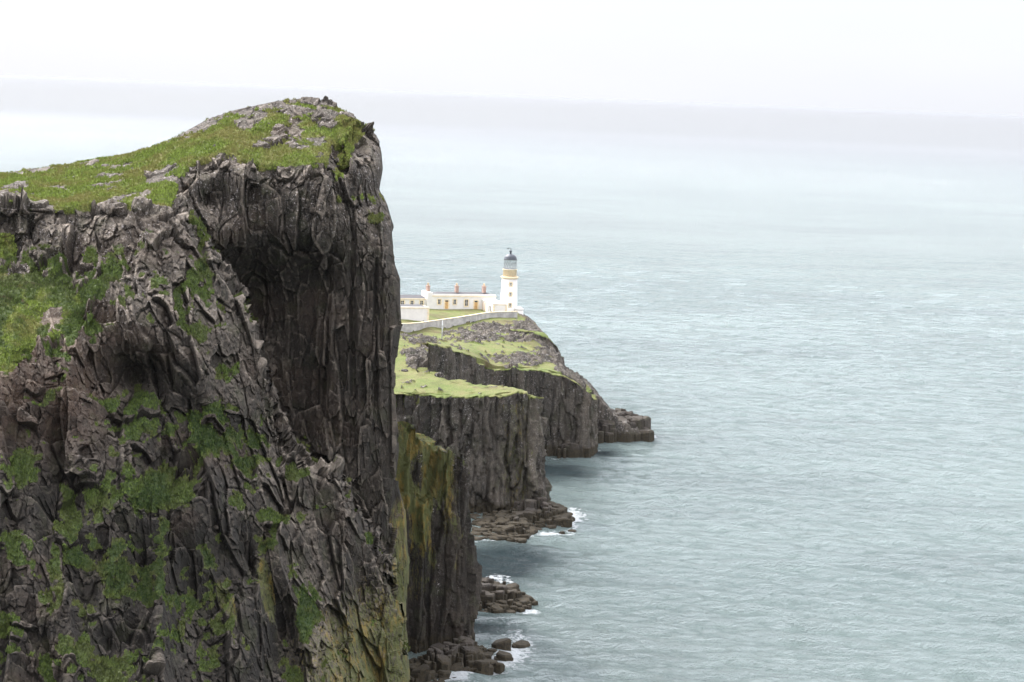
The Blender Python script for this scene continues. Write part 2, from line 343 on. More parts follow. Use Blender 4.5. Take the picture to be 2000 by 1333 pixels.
def build_near_hill():
    nu, nv = 860, 1250
    xl = -230.0; E = np.array(EDGE, float); T = np.array(TOPS, float)
    u = np.linspace(0, 1, nu); pxT = xl+(728-xl)*u; pyT = np.interp(pxT, T[:, 0], T[:, 1])
    v = np.linspace(0, 1, nv)
    yb = 1700.0; PY = pyT[None]+(yb-pyT[None])*v[:, None]
    PX = xl+(np.interp(PY, E[:, 1], E[:, 0])-xl)*u[None]
    wob = vnoise(np.stack([PY.ravel()/60, PX.ravel()*0, PX.ravel()*0], 1), 5).reshape(PY.shape)
    fy = tps([p[:2] for p in FARP], [p[2] for p in FARP])(PX, PY); ny_ = tps([p[:2] for p in NEARP], [p[2] for p in NEARP])(PX, PY)
    q2 = np.stack([PX.ravel(), PY.ravel(), PX.ravel()*0], 1); jag = (vor(q2/np.array((26, 34, 1))+.5, 91)[2]-.5)*26+(vor(q2/np.array((11, 15, 1))+.5, 92)[2]-.5)*14
    cx = crestx(PY, CREST)+wob*9+jag.reshape(PY.shape)
    mN = sstep(5, -5, PX-cx)*sstep(375, 430, PY+.0*PX); mN = np.where(PX < 335, sstep(395, 420, PY), mN)
    D = fy*(1-mN)+ny_*mN
    # gullies and recesses carved in depth
    for (ex, ey, rx, ry, an, dd) in [(500, 560, 60, 140, 12, 2.5), (275, 735, 80, 75, 20, 3.5), (665, 310, 22, 90, -18, 3.5), (640, 700, 14, 190, 3, 2.0), (390, 480, 16, 80, -15, 2), (690, 620, 10, 300, 0, 2), (735, 640, 7, 260, 0, 1.6),
                                     (110, 950, 60, 200, 5, 2.5), (330, 900, 60, 70, 20, 2.5), (250, 1280, 90, 80, 30, 3), (545, 1260, 60, 140, 5, 3), (480, 1100, 30, 110, -12, 2.5), (560, 990, 50, 60, 10, 2)]:
        D += dd*sstep(0, .95, ell(PX, PY, ex, ey, rx, ry, an))
    # roll-back at the right-hand edge
    er = (np.interp(PY, E[:, 1], E[:, 0])-PX)/F*D
    D += 4.0*(1-np.sqrt(np.clip(1-(1-np.clip(er/2.6, 0, 1))**2, 0, 1)))
    # broad ribs and gullies running down the lower slope
    W0 = P(PX, PY, D).reshape(-1, 3); g0 = 1-2*np.abs(fbm(np.stack([(W0[:, 0]+.25*W0[:, 2])/7.0, W0[:, 2]*0, W0[:, 2]/26.0], 1), 3, 140))
    D -= (g0.reshape(PX.shape)-.5)*4.2*sstep(540, 760, PY)*sstep(20, -60, PX-cx)*sstep(790, 700, PX)
    W = P(PX, PY, D)
    # sides and back
    side = []
    for d in np.concatenate([np.linspace(.5, 12, 14), np.array([20, 35, 60.])]):
        q = W[:, -1].copy(); q[:, 1] += d; q[:, 0] -= .30*d; side.append(q)
    W = np.concatenate([W, np.stack(side, 1)], 1)
    top = []
    for d in np.array([60, 40, 25, 15, 9, 6, 4, 2.5, 1.5, .8, .35]):
        q = W[0].copy(); q[:, 1] += d; q[:, 2] = np.maximum(q[:, 2]-.10*d-.028*d*d, -3); top.append(q)
    W = np.concatenate([np.stack(top, 0), W], 0)
    sh = W.shape[:2]; Q = W.reshape(-1, 3); px, py = proj(Q)
    Nn = gnormals(blur(blur(W, 6, 0), 6, 1)); Nn = Nn*np.sign((Nn*np.array((0, -1, .3))).sum(2, keepdims=True)+1e-6)
    nrm = blur(blur(Nn, 4, 0), 4, 1); nrm /= np.linalg.norm(nrm, axis=2, keepdims=True)
    upz = nrm[..., 2].ravel()
    nA = fbm(Q/4.0, 4, 3); nB = fbm(Q/1.3, 4, 8); nC = fbm(Q/np.array((9, 9, 5)), 3, 21)
    # grass zones (photo pixels)
    g1 = [(-260, 200), (728, 120), (728, 262), (690, 250), (655, 290), (640, 318), (600, 322), (520, 328), (462, 313), (430, 305), (372, 325), (350, 350), (330, 412), (270, 405), (200, 398), (130, 408), (60, 412), (38, 395), (-260, 388)]
    gt = zones(px, py, nA*10+nB*7, [g1], 5)
    g2 = [[(-260, 540), (0, 528), (90, 545), (165, 590), (150, 640), (80, 672), (50, 700), (20, 728), (-260, 740)], [(-260, 455), (22, 460), (28, 500), (-10, 522), (-260, 525)]]
    gl = zones(px, py, nA*14+nB*10, g2, 6)
    g3 = [[(255, 470), (290, 452), (318, 462), (300, 490), (262, 502)], [(372, 430), (392, 440), (410, 500), (418, 535), (392, 530), (375, 470)], [(455, 560), (472, 570), (500, 612), (498, 630), (474, 610)],
          [(655, 375), (700, 378), (742, 382), (750, 398), (700, 402), (656, 396)], [(655, 235), (690, 240), (712, 262), (690, 305), (662, 345), (655, 300)], [(655, 428), (680, 430), (690, 445), (660, 445)], [(725, 412), (752, 418), (745, 435), (728, 432)],
          [(380, 800), (430, 790), (520, 820), (528, 860), (500, 905), (440, 890), (380, 905), (350, 880)], [(430, 860), (500, 870), (520, 900), (480, 930), (440, 915)], [(260, 835), (330, 826), (372, 850), (300, 870)],
          [(285, 925), (330, 905), (340, 960), (300, 1010), (262, 1030), (258, 980)], [(190, 1060), (330, 1010), (420, 1060), (420, 1180), (330, 1200), (200, 1160)], [(600, 860), (640, 870), (690, 915), (650, 905)],
          [(600, 968), (650, 980), (668, 1010), (620, 1000)], [(700, 1040), (725, 1050), (738, 1075), (705, 1062)], [(290, 1220), (360, 1205), (370, 1260), (300, 1290)], [(410, 1045), (440, 1040), (545, 1060), (520, 1085), (430, 1075)],
          [(560, 1130), (620, 1150), (630, 1210), (590, 1260), (560, 1180)], [(20, 900), (40, 905), (45, 925), (22, 920)], [(130, 1040), (190, 1050), (170, 1120), (120, 1100)]]
    gd = zones(px, py, nA*22+nB*18-4, g3, 7)
    # outcrops inside the top grass
    oc = fbm(Q*np.array((.30, .22, .7)), 5, 33, .6)*1.15
    dens = .17+.50*sstep(330, 470, px)*sstep(290, 215, py)*sstep(740, 640, px)+.17*sstep(14, 0, py-np.interp(px, T[:, 0], T[:, 1]))+.30*np.exp(-((py-352+.35*(px-300))/14)**2)*sstep(250, 290, px)*sstep(420, 360, px)
    dens = dens+.25*np.exp(-((px-610)/70)**2-((py-295)/16)**2)+.15*np.exp(-((px-560)/90)**2-((py-255)/25)**2)
    outc = sstep(.30, .40, oc+dens*.75)
    grass = np.clip(np.maximum(np.maximum(gt*(1-outc), gl*(1-.9*sstep(.35, .45, oc))), gd), 0, 1)
    cr_ = px-crestx(py, CREST)
    spur = sstep(15, -15, cr_)*sstep(400, 470, py); spur = np.maximum(spur, sstep(860, 960, py)*sstep(40, -80, cr_))
    nrm = nrm+np.array((.2, -3.0, .5))*sstep(.85, .45, upz).reshape(sh)[..., None]*((px < 765)*(1-gt)).reshape(sh)[..., None]; nrm /= np.linalg.norm(nrm, axis=2, keepdims=True)
    spc = (np.linalg.norm(np.gradient(W, axis=1), axis=2)+np.linalg.norm(np.gradient(W, axis=0), axis=2)).ravel()*.8
    offA, toneA = rockdisp(Q, .04, 1.0, 1, 4.2, (1.45, .85, .34, .12), (5.2, 2.2, 1.0, .45), spc)
    offB, toneB = rockdisp(Q, .20, 1.0, 61, 3.2, (1.6, 1.0, .34, .12), (5.4, 2.5, 1.1, .45), spc)
    off = (offA*(1-spur)+offB*spur)*(.25+.75*sstep(0, 34, np.interp(py, E[:, 1], E[:, 0])-px)+.5*(py < 262)); tone = toneA*(1-spur)+toneB*spur
    # first pass: how the displaced rock faces, so that turf sits on its ledges
    Wt = W+nrm*(off.reshape(sh)*.9)[..., None]; nn_ = gnormals(Wt); nn_ *= np.sign((nn_*nrm).sum(2, keepdims=True)+1e-6)
    nzf = blur(blur(nn_[..., 2], 1, 0), 1, 1).ravel(); nzm = blur(blur(nn_[..., 2], 5, 0), 5, 1).ravel()
    curv = (off-blur(blur(off.reshape(sh), 4, 0), 4, 1).ravel())
    loose = np.clip(zones(px, py, nA*20+nB*20-1, g3, 20), 0, 1)
    gd2 = np.clip(loose*sstep(.18, .46, nzm+.30*nB+.22*(loose-.6)), 0, 1)
    everywhere = sstep(.44, .66, nzm+.38*nA)*sstep(430, 520, py)*.8
    gd = np.maximum(gd2, everywhere)
    grass = np.clip(np.maximum(np.maximum(gt*(1-outc), gl*(1-.9*sstep(.35, .45, oc))), gd), 0, 1)
    rock = 1-grass
    band = np.exp(-((py-465)/45)**2)*sstep(300, 240, px)
    topw = gt
    oo = (1-topw)*(1-gl)*off*(1.0-.45*gd*(1-everywhere))+topw*outc*(.12+.28*off+.25*nB)*(.4+.6*sstep(4, 30, py-np.interp(px, T[:, 0], T[:, 1]))+.45*sstep(500, 560, px)*(grass < .5)*sstep(40, 10, py-np.interp(px, T[:, 0], T[:, 1])))+grass*np.clip(topw+gl+.5, 0, 1)*(.28*nA+.20*nB+.30*fbm(Q/np.array((.7, .7, .4)), 3, 51))
    steps = fbm(Q/np.array((7, 5, 1.2)), 3, 71); oo = oo+gl*.55*np.sign(steps)*np.minimum(np.abs(steps)*4, 1)*.6
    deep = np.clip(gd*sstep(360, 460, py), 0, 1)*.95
    soil = gl*np.exp(-(steps/.035)**2)*sstep(-.2, .3, nC)*.9+gt*sstep(.5, .6, nC)*.3
    soil = np.maximum(soil, sstep(0, -.1, ell(px, py, 0, 0, 1, 1)*0+1)*0)
    lich = np.clip(sstep(1040, 1300, py+.35*(px-600))*sstep(420, 700, px)*1.0+sstep(0, .5, ell(px, py, 520, 1150, 22, 90, -8))+sstep(0, .5, ell(px, py, 440, 1180, 16, 70, -20))+.8*sstep(0, .4, ell(px, py, 783, 1080, 18, 170)), 0, 1)*.56
    lich = lich+.25*sstep(.2, .5, nC)*sstep(900, 1000, py)*sstep(300, 500, px)
    pale = .55*sstep(.15, .7, nzf)+.45*sstep(.02, .35, curv)  # lichen with sky light painted in: upward faces and edges paler
    speck = np.clip(.05+.9*pale+.6*topw*outc+.75*sstep(520, 380, py)+.5*sstep(330, 250, px)*sstep(700, 560, py)-.5*sstep(600, 900, py)-.2*sstep(450, 600, px)*sstep(480, 540, py)+.35*sstep(780, 860, py)*sstep(320, 420, px)*sstep(1200, 1000, py), .08, 1)
    brown = np.clip(sstep(300, 120, px)*sstep(560, 640, py)*sstep(980, 760, py)+.35*sstep(.1, .4, nC)+.7*sstep(0, .4, ell(px, py, 786, 1020, 14, 90)), 0, 1)
    low_shade = sstep(640, 820, py)*sstep(560, 380, px-.25*(py-900)); pale = pale*(1-.6*low_shade); speck = speck*(1-.45*low_shade); tone = tone-.6*low_shade  # shade of the lower left painted into the rock as darker, plainer tones
    W2 = W+nrm*oo.reshape(sh)[..., None]
    W2[..., 2] = np.maximum(W2[..., 2], -4)
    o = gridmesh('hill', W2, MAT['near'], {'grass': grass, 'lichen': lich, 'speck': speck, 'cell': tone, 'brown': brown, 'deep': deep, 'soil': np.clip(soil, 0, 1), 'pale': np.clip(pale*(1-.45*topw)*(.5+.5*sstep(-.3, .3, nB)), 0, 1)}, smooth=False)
    meta(o, kind='structure')
    # real turf: small leaning tufts standing wherever the hill is grassed
    rng = np.random.RandomState(11); W3 = W2.reshape(-1, 3); g_ = np.clip(grass, 0, 1); ok = (g_ > .55) & (px > -120) & (py < 1345)
    area = (np.linalg.norm(np.cross(np.gradient(W2, axis=0), np.gradient(W2, axis=1)), axis=2)).ravel(); area[area > 1.0] = 1.0
    pr = ok*area; pr /= pr.sum(); n = 90000; ii = rng.choice(len(W3), n, p=pr)
    base = W3[ii]+rng.normal(0, .06, (n, 3)); hgt = rng.uniform(.12, .34, n)*(1-.15*deep[ii])*(1+.8*np.clip(nA[ii], 0, 1)); vs = []; nb = 3
    for k in range(nb):
        a = rng.rand(n)*6.283; wd = rng.uniform(.05, .11, n); d = np.stack([np.cos(a), np.sin(a), 0*a], 1); l = rng.uniform(-.6, .6, (n, 2))*hgt[:, None]
        tip = base+np.concatenate([l, hgt[:, None]], 1); b0 = base-np.array((0, 0, .05)); off2 = rng.normal(0, .07, (n, 3))*np.array((1, 1, .2))
        vs.append(np.stack([b0-d*wd[:, None]+off2, b0+d*wd[:, None]+off2, tip+off2], 1))
    V = np.stack(vs, 1).reshape(-1, 3); nt_ = n*nb; me = bpy.data.meshes.new('grass'); me.vertices.add(len(V)); me.vertices.foreach_set('co', V.reshape(-1).astype(np.float32))
    me.loops.add(nt_*3); me.polygons.add(nt_); me.loops.foreach_set('vertex_index', np.arange(nt_*3, dtype=np.int32)); me.polygons.foreach_set('loop_start', (np.arange(nt_)*3).astype(np.int32)); me.update()
    for nm, v in (('tone', rng.rand(n)), ('deep', deep[ii])):
        at = me.attributes.new(nm, 'FLOAT', 'POINT'); at.data.foreach_set('value', np.repeat(v, nb*3).astype(np.float32))
    t = NT('turf_tufts'); c = t.mix(t.attr('tone'), (.105, .130, .024), (.235, .30, .058)); c = t.mix(t.ramp(t.noise(.16, 5, .65), .42, .62, 0, .75), c, (.21, .175, .065))
    c = t.mix(t.attr('deep'), c, t.mix(t.attr('tone'), (.018, .036, .011), (.066, .096, .024))); t.l(c, t.b.inputs['Base Color']); t.b.inputs['Roughness'].default_value = .8; t.b.inputs['Specular IOR Level'].default_value = .2
    me.materials.append(t.m); meta(link(bpy.data.objects.new('grass', me)), kind='stuff')
build_near_hill()

# ------------------------------------------------------------------ cliff skirts: a vertical face lofted along a coast line
def skirt(name, pts, mat, ds=.22, dz=.28, flare=1.2, col=1.6, amp=.9, inward=2.5, lich=lambda s, z, x, y: 0, seed=0, turf=1.0, lipj=0.0, breaks=7.0, kind='structure', lean=0.0, zb=-2.0, speck=.3):
    """pts: rows (x, y, lipz); the outside is on the right-hand side when walking along the points"""
    pts = np.asarray(pts, float); seg = np.hypot(*np.diff(pts[:, :2], axis=0).T); S = np.concatenate([[0], np.cumsum(seg)])
    s = np.arange(0, S[-1], ds); x, y, lz = [np.interp(s, S, pts[:, k]) for k in range(3)]
    k = max(1, int(.8/ds)); x, y = [blur(a[:, None], k, 0)[:, 0] for a in (x, y)]
    tx, ty = np.gradient(x), np.gradient(y); l = np.hypot(tx, ty); nx_, ny_ = ty/l, -tx/l
    nx_, ny_ = [blur(a[:, None], 2*k, 0)[:, 0] for a in (nx_, ny_)]
    lz = lz+.22*vnoise(np.stack([s/1.0, s*0, s*0], 1), seed+4)+.3*vnoise(np.stack([s/4, s*0, s*0], 1), seed+5)
    if lipj: lz = lz-lipj*(vor(np.stack([s/1.5, s*0+.5, s*0+.5], 1), seed+70)[2]*.6+vor(np.stack([s/.6, s*0+.5, s*0+.5], 1), seed+71)[2]*.25)+lipj*.25
    nz_ = int((lz.max()-zb)/dz); v = np.linspace(0, 1, nz_)
    Z = zb+(lz[None]-zb)*v[:, None]; fl = flare*(1-v)**1.6
    X = x[None]+nx_[None]*fl[:, None]+lean*(lz[None]-Z)*0; Y = y[None]+ny_[None]*fl[:, None]
    rows = []
    for t in (.3, .8, 1.5, 2.4, 3.4):
        rows.append(np.stack([x-nx_*t, y-ny_*t, lz+.16*min(t, 1)-.18*max(0, t-2.2)], -1))
    W = np.concatenate([np.stack([X, Y, Z], -1), np.stack(rows, 0)], 0); nface = len(v)
    Q = W.reshape(-1, 3); px, py = proj(Q)
    b = np.stack([Q[:, 0], Q[:, 1], Q[:, 2]*0], 1); wob = np.stack([fbm(Q/np.array((6, 6, 9)), 2, seed+40), fbm(Q/np.array((6, 6, 9)), 2, seed+41), np.zeros(len(Q))], 1)
    b = b+wob*.9
    f1, e1, c1 = vor(np.stack([b[:, 0]/col, b[:, 1]/col, np.zeros(len(b))+.5], 1), seed)
    zz = Q[:, 2]/breaks+c1*7.0; f2, e2, c2 = vor(np.stack([b[:, 0]/col, b[:, 1]/col, zz*.9], 1), seed+20)
    f3, e3, c3 = vor(np.stack([b[:, 0]/(3.2*col), b[:, 1]/(3.2*col), Q[:, 2]/22], 1), seed+30)
    f4, e4, c4 = vor(Q/np.array((.7, .7, 1.6)), seed+50)
    off = amp*(.50*f1+.80*f2+1.1*f3+.18*f4)-amp*.5*np.exp(-(e1/.09)**2)
    N3 = np.zeros_like(W); N3[..., 0] = nx_[None]; N3[..., 1] = ny_[None]
    edge = np.ones(sh := W.shape[:2]); edge[nface:] = np.array([.95, .8, .5, .2, 0])[:, None]
    vv = np.concatenate([v, np.ones(5)])[:, None]*np.ones(sh)
    W2 = W+N3*(off.reshape(sh)*edge)[..., None]
    g = np.where(vv.ravel() > .995, .9, 0)+sstep(1.0, .1, (lz[None]-W[..., 2]).ravel())*.5*(fbm(Q/1.1, 3, seed+9) > .0)
    nA = fbm(Q/np.array((1.3, 1.3, 5)), 4, seed+60)*1.1
    at = {'grass': np.clip(g*turf, 0, 1), 'lichen': lich(px, py, nA, vv.ravel())+0*px, 'speck': speck+.3*vv.ravel()**4+.8*sstep(.18, .35, fbm(Q/np.array((1.5, 1.5, 14)), 3, seed+80))*sstep(.1, .3, vv.ravel()), 'cell': (c1+c2)/2, 'brown': np.clip(nA-.1, 0, 1)*.5, 'deep': 0*px, 'soil': 0*px}
    return meta(gridmesh(name, W2, mat, at), kind=kind)
def plan(px, Y): p = P(px, 700, Y); return p[0], p[1]
def lip(px, py, Y): p = P(px, py, Y); return (p[0], p[1], p[2])
# C: the middle promontory
C_L = [lip(690, 771, 450), lip(775, 772, 448), lip(850, 774, 447), lip(900, 776, 446), lip(950, 776, 446), lip(985, 773, 447), lip(1012, 768, 447), lip(1028, 768, 447), lip(1033, 780, 446.5), lip(1052, 779, 447.5), lip(1054, 778, 450), lip(1046, 772, 454), lip(1025, 764, 456),
       lip(1000, 757, 459), lip(925, 752, 462), lip(880, 742, 465), lip(850, 731, 472), lip(835, 722, 480)]
cl = lambda px, py, n, v: np.clip(.55*np.exp(-((px-1010)/45)**2)*(py > 790)+.25*n, 0, 1)*.7
skirt('cliff', C_L, MAT['far'], lich=cl, seed=100, amp=1.25, flare=3.0, col=2.2)
# D: the promontory beyond
D_L = [lip(835, 672, 474), lip(846, 674, 474), lip(856, 675, 477), lip(880, 680, 487), lip(911, 691, 500), lip(935, 709, 507), lip(962, 723, 518), lip(985, 724, 520), lip(1000, 718, 518), lip(1024, 722, 519), lip(1030, 725, 521), lip(1065, 728, 522), lip(1103, 737, 522.5),
       lip(1138, 758, 523), lip(1153, 770, 524), lip(1161, 782, 525), lip(1161, 779, 529), lip(1152, 765, 536), lip(1140, 750, 545), lip(1130, 742, 556)]
dl = lambda px, py, n, v: np.clip(.1*n, 0, 1)
skirt('cliff', D_L, MAT['far'], lich=dl, seed=200, amp=.85, flare=.6, col=2.4, breaks=8)
# the knoll below the lighthouse
K_L = [lip(985, 646, 590), lip(1008, 647, 585), lip(1030, 650, 580), lip(1048, 653, 577), lip(1060, 657, 576), lip(1072, 663, 575.5), lip(1082, 670, 576), lip(1091, 683, 577), lip(1097, 696, 579), lip(1099, 706, 583), lip(1098, 708, 590)]
skirt('cliff', K_L, MAT['far'], lich=dl, seed=400, amp=.55, flare=1.0, col=1.6, breaks=5, zb=13, turf=.7, speck=.45)
# B: the lichen-covered buttress
B_L = [lip(690, 780, 322), lip(745, 796, 326), lip(776, 812, 329), lip(800, 838, 331), lip(822, 850, 332), lip(850, 868, 333), lip(880, 886, 333), lip(905, 900, 333.5), lip(916, 912, 334.5), lip(917, 914, 337), lip(905, 905, 342), lip(870, 880, 350), lip(800, 845, 360)]
bl = lambda px, py, n, v: np.clip((.44+.40*sstep(.45, .95, v)+.8*n)*sstep(1260, 1080, py-.0*px)*sstep(950, 830, px), 0, 1)*.85
skirt('cliff', B_L, MAT['near'], ds=.16, dz=.2, lich=bl, seed=300, amp=1.0, flare=2.0, col=1.9, inward=8, turf=.35, lipj=3.2, breaks=9, speck=.12)

# ------------------------------------------------------------------ peninsula top: a height field in plan
HP = [  # px, py, Y
 (740,700,487),(775,700,487),(800,722,476),(775,735,467),(850,750,458),(775,765,451),(850,770,449),(950,765,453),(1000,763,451),(700,765,452),(700,735,467),
 (840,690,492),(800,668,505),(740,665,505),(840,676,500),(780,672,500),(870,678,510),(900,682,515),(930,690,525),(960,712,528),(1000,712,525),(1040,716,527),(1080,722,528),(1110,730,530),(1140,748,536),(1150,762,528),
 (960,700,533),(1030,705,535),(1080,712,540),(930,675,548),(980,680,548),(1030,688,548),(860,668,560),(790,660,565),(1060,690,565),(1095,712,568),(900,660,572),(980,665,568),(1020,672,572),
 (900,650,582),(960,645,592),(1000,640,600),(1030,648,584),(1056,654,580),(790,657,582),(870,645,597),(930,632,610),(1000,619,628),(700,660,580),
 (1020,614,634),(1035,625,628),(1050,638,612),(1076,666,580),(1000,673,570),(1030,679,568),(1085,703,566)]
HZ = [(785,640,24.6),(840,630,25),(850,612,25),(900,602,25),(935,600,25),(970,606,25),(995,608,25),(700,600,25),(930,612,25),(880,620,24.9),(1005,607,25.0),(1000,600,25),(900,590,25),(800,590,25),(800,578,21),(900,578,21),(980,590,22),(1015,596,22),(1020,606,23)]
E_P = [(1120,720,574),(1150,740,571),(1160,752,569),(1178,775,566),(1195,795,562),(1225,816,558),(1250,828,555),(1200,815,551),(1180,790,553),(1240,840,550),(1140,745,566)]
def build_headland():
    pts = []; vals = []
    for a, b, c in HP+E_P: q = P(a, b, c); pts.append((q[0], q[1]/2.5)); vals.append(q[2])
    for a, b, c in HZ: q = PZ(a, b, c); pts.append((q[0], q[1]/2.5)); vals.append(c)
    f = tps(pts, vals)
    st = .28; xs = np.arange(-40, 42, st); ys = np.arange(445, 690, .36)
    X, Y = np.meshgrid(xs, ys); Z = f(X, Y/2.5)
    # outline of the land in plan
    E_out = [plan(1140, 556), plan(1150, 552), plan(1190, 549.5), plan(1235, 548.5), plan(1258, 551), plan(1261, 556), plan(1240, 563), plan(1215, 570), plan(1196, 575), plan(1178, 580), plan(1158, 584), plan(1128, 588), plan(1108, 590), plan(1103, 596), plan(1092, 602), plan(1072, 610), plan(1058, 620), plan(1042, 632), plan(1030, 640), plan(1022, 646), plan(1005, 654), plan(960, 664)]
    poly = [(p[0], p[1]) for p in C_L]+[(p[0], p[1]) for p in D_L]+E_out+[plan(700, 668), plan(560, 668), plan(560, 448)]
    sd_ = polysd(poly, X, Y)
    Q = np.stack([X.ravel(), Y.ravel(), Z.ravel()*0], 1)
    n1 = fbm(Q/7, 4, 5).reshape(X.shape); n2 = fbm(Q/1.6, 4, 6).reshape(X.shape)
    px, py = proj(np.stack([X, Y, Z], -1).reshape(-1, 3)); px, py = px.reshape(X.shape), py.reshape(X.shape)
    nn = fbm(Q/np.array((3, 4, 1)), 3, 7).reshape(X.shape)
    rocks = [[(785,676),(845,680),(850,730),(838,732),(790,712)], [(870,655),(905,650),(985,655),(1010,650),(1050,660),(1035,672),(980,664),(900,664)], [(915,640),(975,634),(1035,626),(1062,650),(1040,660),(960,650),(925,648)],
             [(930,690),(990,694),(1040,688),(1085,700),(1090,712),(1010,712),(955,708)], [(785,656),(815,660),(850,668),(800,672)], [(1015,606),(1040,606),(1130,700),(1300,840),(1250,880),(1150,880),(1150,765),(1085,722),(1075,700),(1045,668)]]
    rm = np.full(X.shape, -1e9)
    for r in rocks: rm = np.maximum(rm, polysd(r, px, py))
    rm = rm+nn*16; rock = sstep(-3, 3, rm)
    rock = np.maximum(rock*sstep(-.35, .0, n2+.3*(rm > 12)+.2), sstep(.42, .5, fbm(Q/2.2, 3, 15).reshape(X.shape))*.8*(py > 615))
    rock[(py < 628) & (px < 1005)] = 0
    rock = np.where((px > 1070) & (py > 700) & (Y > 545), np.maximum(rock, .95), rock)
    f3, e3, c3 = vor(np.stack([X.ravel()/2.8, Y.ravel()/2.4, Q[:, 2]+.5], 1), 9); f4, e4, c4 = vor(np.stack([X.ravel()/.8, Y.ravel()/1.0, Q[:, 2]+.5], 1), 19)
    blk = (.75*f3+.3*f4-.5*np.exp(-(e3/.09)**2)).reshape(X.shape)
    apz = sstep(0, 8, px-1085)*(Y > 540); blk = blk*(1-.6*apz)
    Z = Z+.25*n1*(1-rock)+.10*n2+rock*(.35+blk)
    Z[(py < 628) & (px < 1005)] -= 0
    # terrace the bare rock apron
    ap = (px > 1085) & (Y > 540)
    zt = np.round((Z+.35*f3.reshape(X.shape)-.3*blk)/1.7)*1.7+.12*f4.reshape(X.shape); Z = np.where(ap, zt+.12*n2, Z)
    apr = (Y > 540+0*X) & (X > P(1120, 700, 545)[0]-2)
    SIL = [(1010, 609), (1030, 616), (1045, 628), (1058, 645), (1075, 662), (1090, 680), (1098, 695), (1101, 712), (1125, 722), (1150, 740), (1160, 752), (1178, 775), (1195, 795), (1225, 815), (1240, 825), (1262, 833), (1275, 870)]
    sx0 = np.array([a for a, b in SIL], float); sy0 = np.array([b for a, b in SIL], float); zc = Z.copy()
    for it in range(2):
        pxa, _ = proj(np.stack([X, Y, zc], -1).reshape(-1, 3)); pxa = pxa.reshape(X.shape)
        zc = P(pxa, np.interp(pxa, sx0, sy0), Y)[..., 2]-.1-.85*(np.clip(f3.reshape(X.shape), -1, 1)+1)*.5-.55*c4.reshape(X.shape)*(pxa > 1095)-.5*np.exp(-(e3.reshape(X.shape)/.08)**2)*(pxa > 1095)-np.where(pxa > 1095, 1.1*c3.reshape(X.shape), 0)
    Z = np.where(pxa > 1012, np.minimum(Z, zc), Z)
    fall = np.where(apr, sstep(0.2, -1.0, sd_-.6*nn), sstep(2.3, 1.6, sd_))
    fall[(Y > 560)&(X<P(1060,700,600)[0])&(sd_>0)] = 0
    Z = Z*(1-fall)+(-4)*fall
    c_ = (.5*c3+.5*c4).reshape(X.shape)
    soil = np.clip(sstep(.12, .45, n1)*.45+sstep(.2, .5, n2)*.35, 0, 1)
    o = gridmesh('headland', np.stack([X, Y, Z], -1), MAT['far'], {'grass': (1-rock)*(1-fall), 'lichen': 0*X, 'speck': .85+0*X, 'cell': c_, 'brown': .2*np.clip(n1, 0, 1), 'deep': 0*X, 'soil': soil})
    meta(o, kind='structure')
    return f
hfun = build_headland()
def ground(x, y): return float(hfun(x, y/2.5))

# ------------------------------------------------------------------ blocks: rocks as jointed angular solids
def block_mesh(name, specs, mat, seed=0, speck=.12):
    """specs: list of (x, y, z_base, z_top, radius, nsides, tilt, squash)"""
    rng = random.Random(seed); bm = bmesh.new(); tones = []
    for (x, y, z0, z1, r, n, tilt, sq) in specs:
        a0 = rng.random()*6.28; rad = [r*(.8+.4*rng.random()) for _ in range(n)]; an = [a0+6.283*(i+.35*(rng.random()-.5))/n for i in range(n)]
        td = rng.random()*6.28; bev = .16*r
        rings = []
        for (zz, s) in ((z0, 1.06), (z0+(z1-z0)*.5, 1.0), (z1-bev*1.2, .98), (z1, .80)):
            ring = []
            for i in range(n):
                jx = rng.uniform(-.05, .05)*r
                X = rad[i]*s*math.cos(an[i])+jx; Y = rad[i]*s*sq*math.sin(an[i])
                dz = tilt*(X*math.cos(td)+Y*math.sin(td)) if zz > z0 else 0
                ring.append(bm.verts.new((x+X, y+Y, zz+dz+rng.uniform(-.04, .04)*r)))
            rings.append(ring)
        for A, B in zip(rings[:-1], rings[1:]):
            for i in range(n): bm.faces.new((A[i], A[(i+1) % n], B[(i+1) % n], B[i]))
        bm.faces.new(rings[-1]); bm.faces.new(list(reversed(rings[0])))
        tones += [rng.random()*.3]*(4*n)
    me = bpy.data.meshes.new(name); bm.to_mesh(me); bm.free(); me.materials.append(mat)
    for k in ('grass', 'lichen', 'speck', 'cell', 'brown', 'deep', 'soil'):
        a = me.attributes.new(k, 'FLOAT', 'POINT')
        a.data.foreach_set('value', {'cell': tones, 'speck': [speck]*len(tones), 'brown': [.25]*len(tones)}.get(k, [0.0]*len(tones)))
    return link(bpy.data.objects.new(name, me))
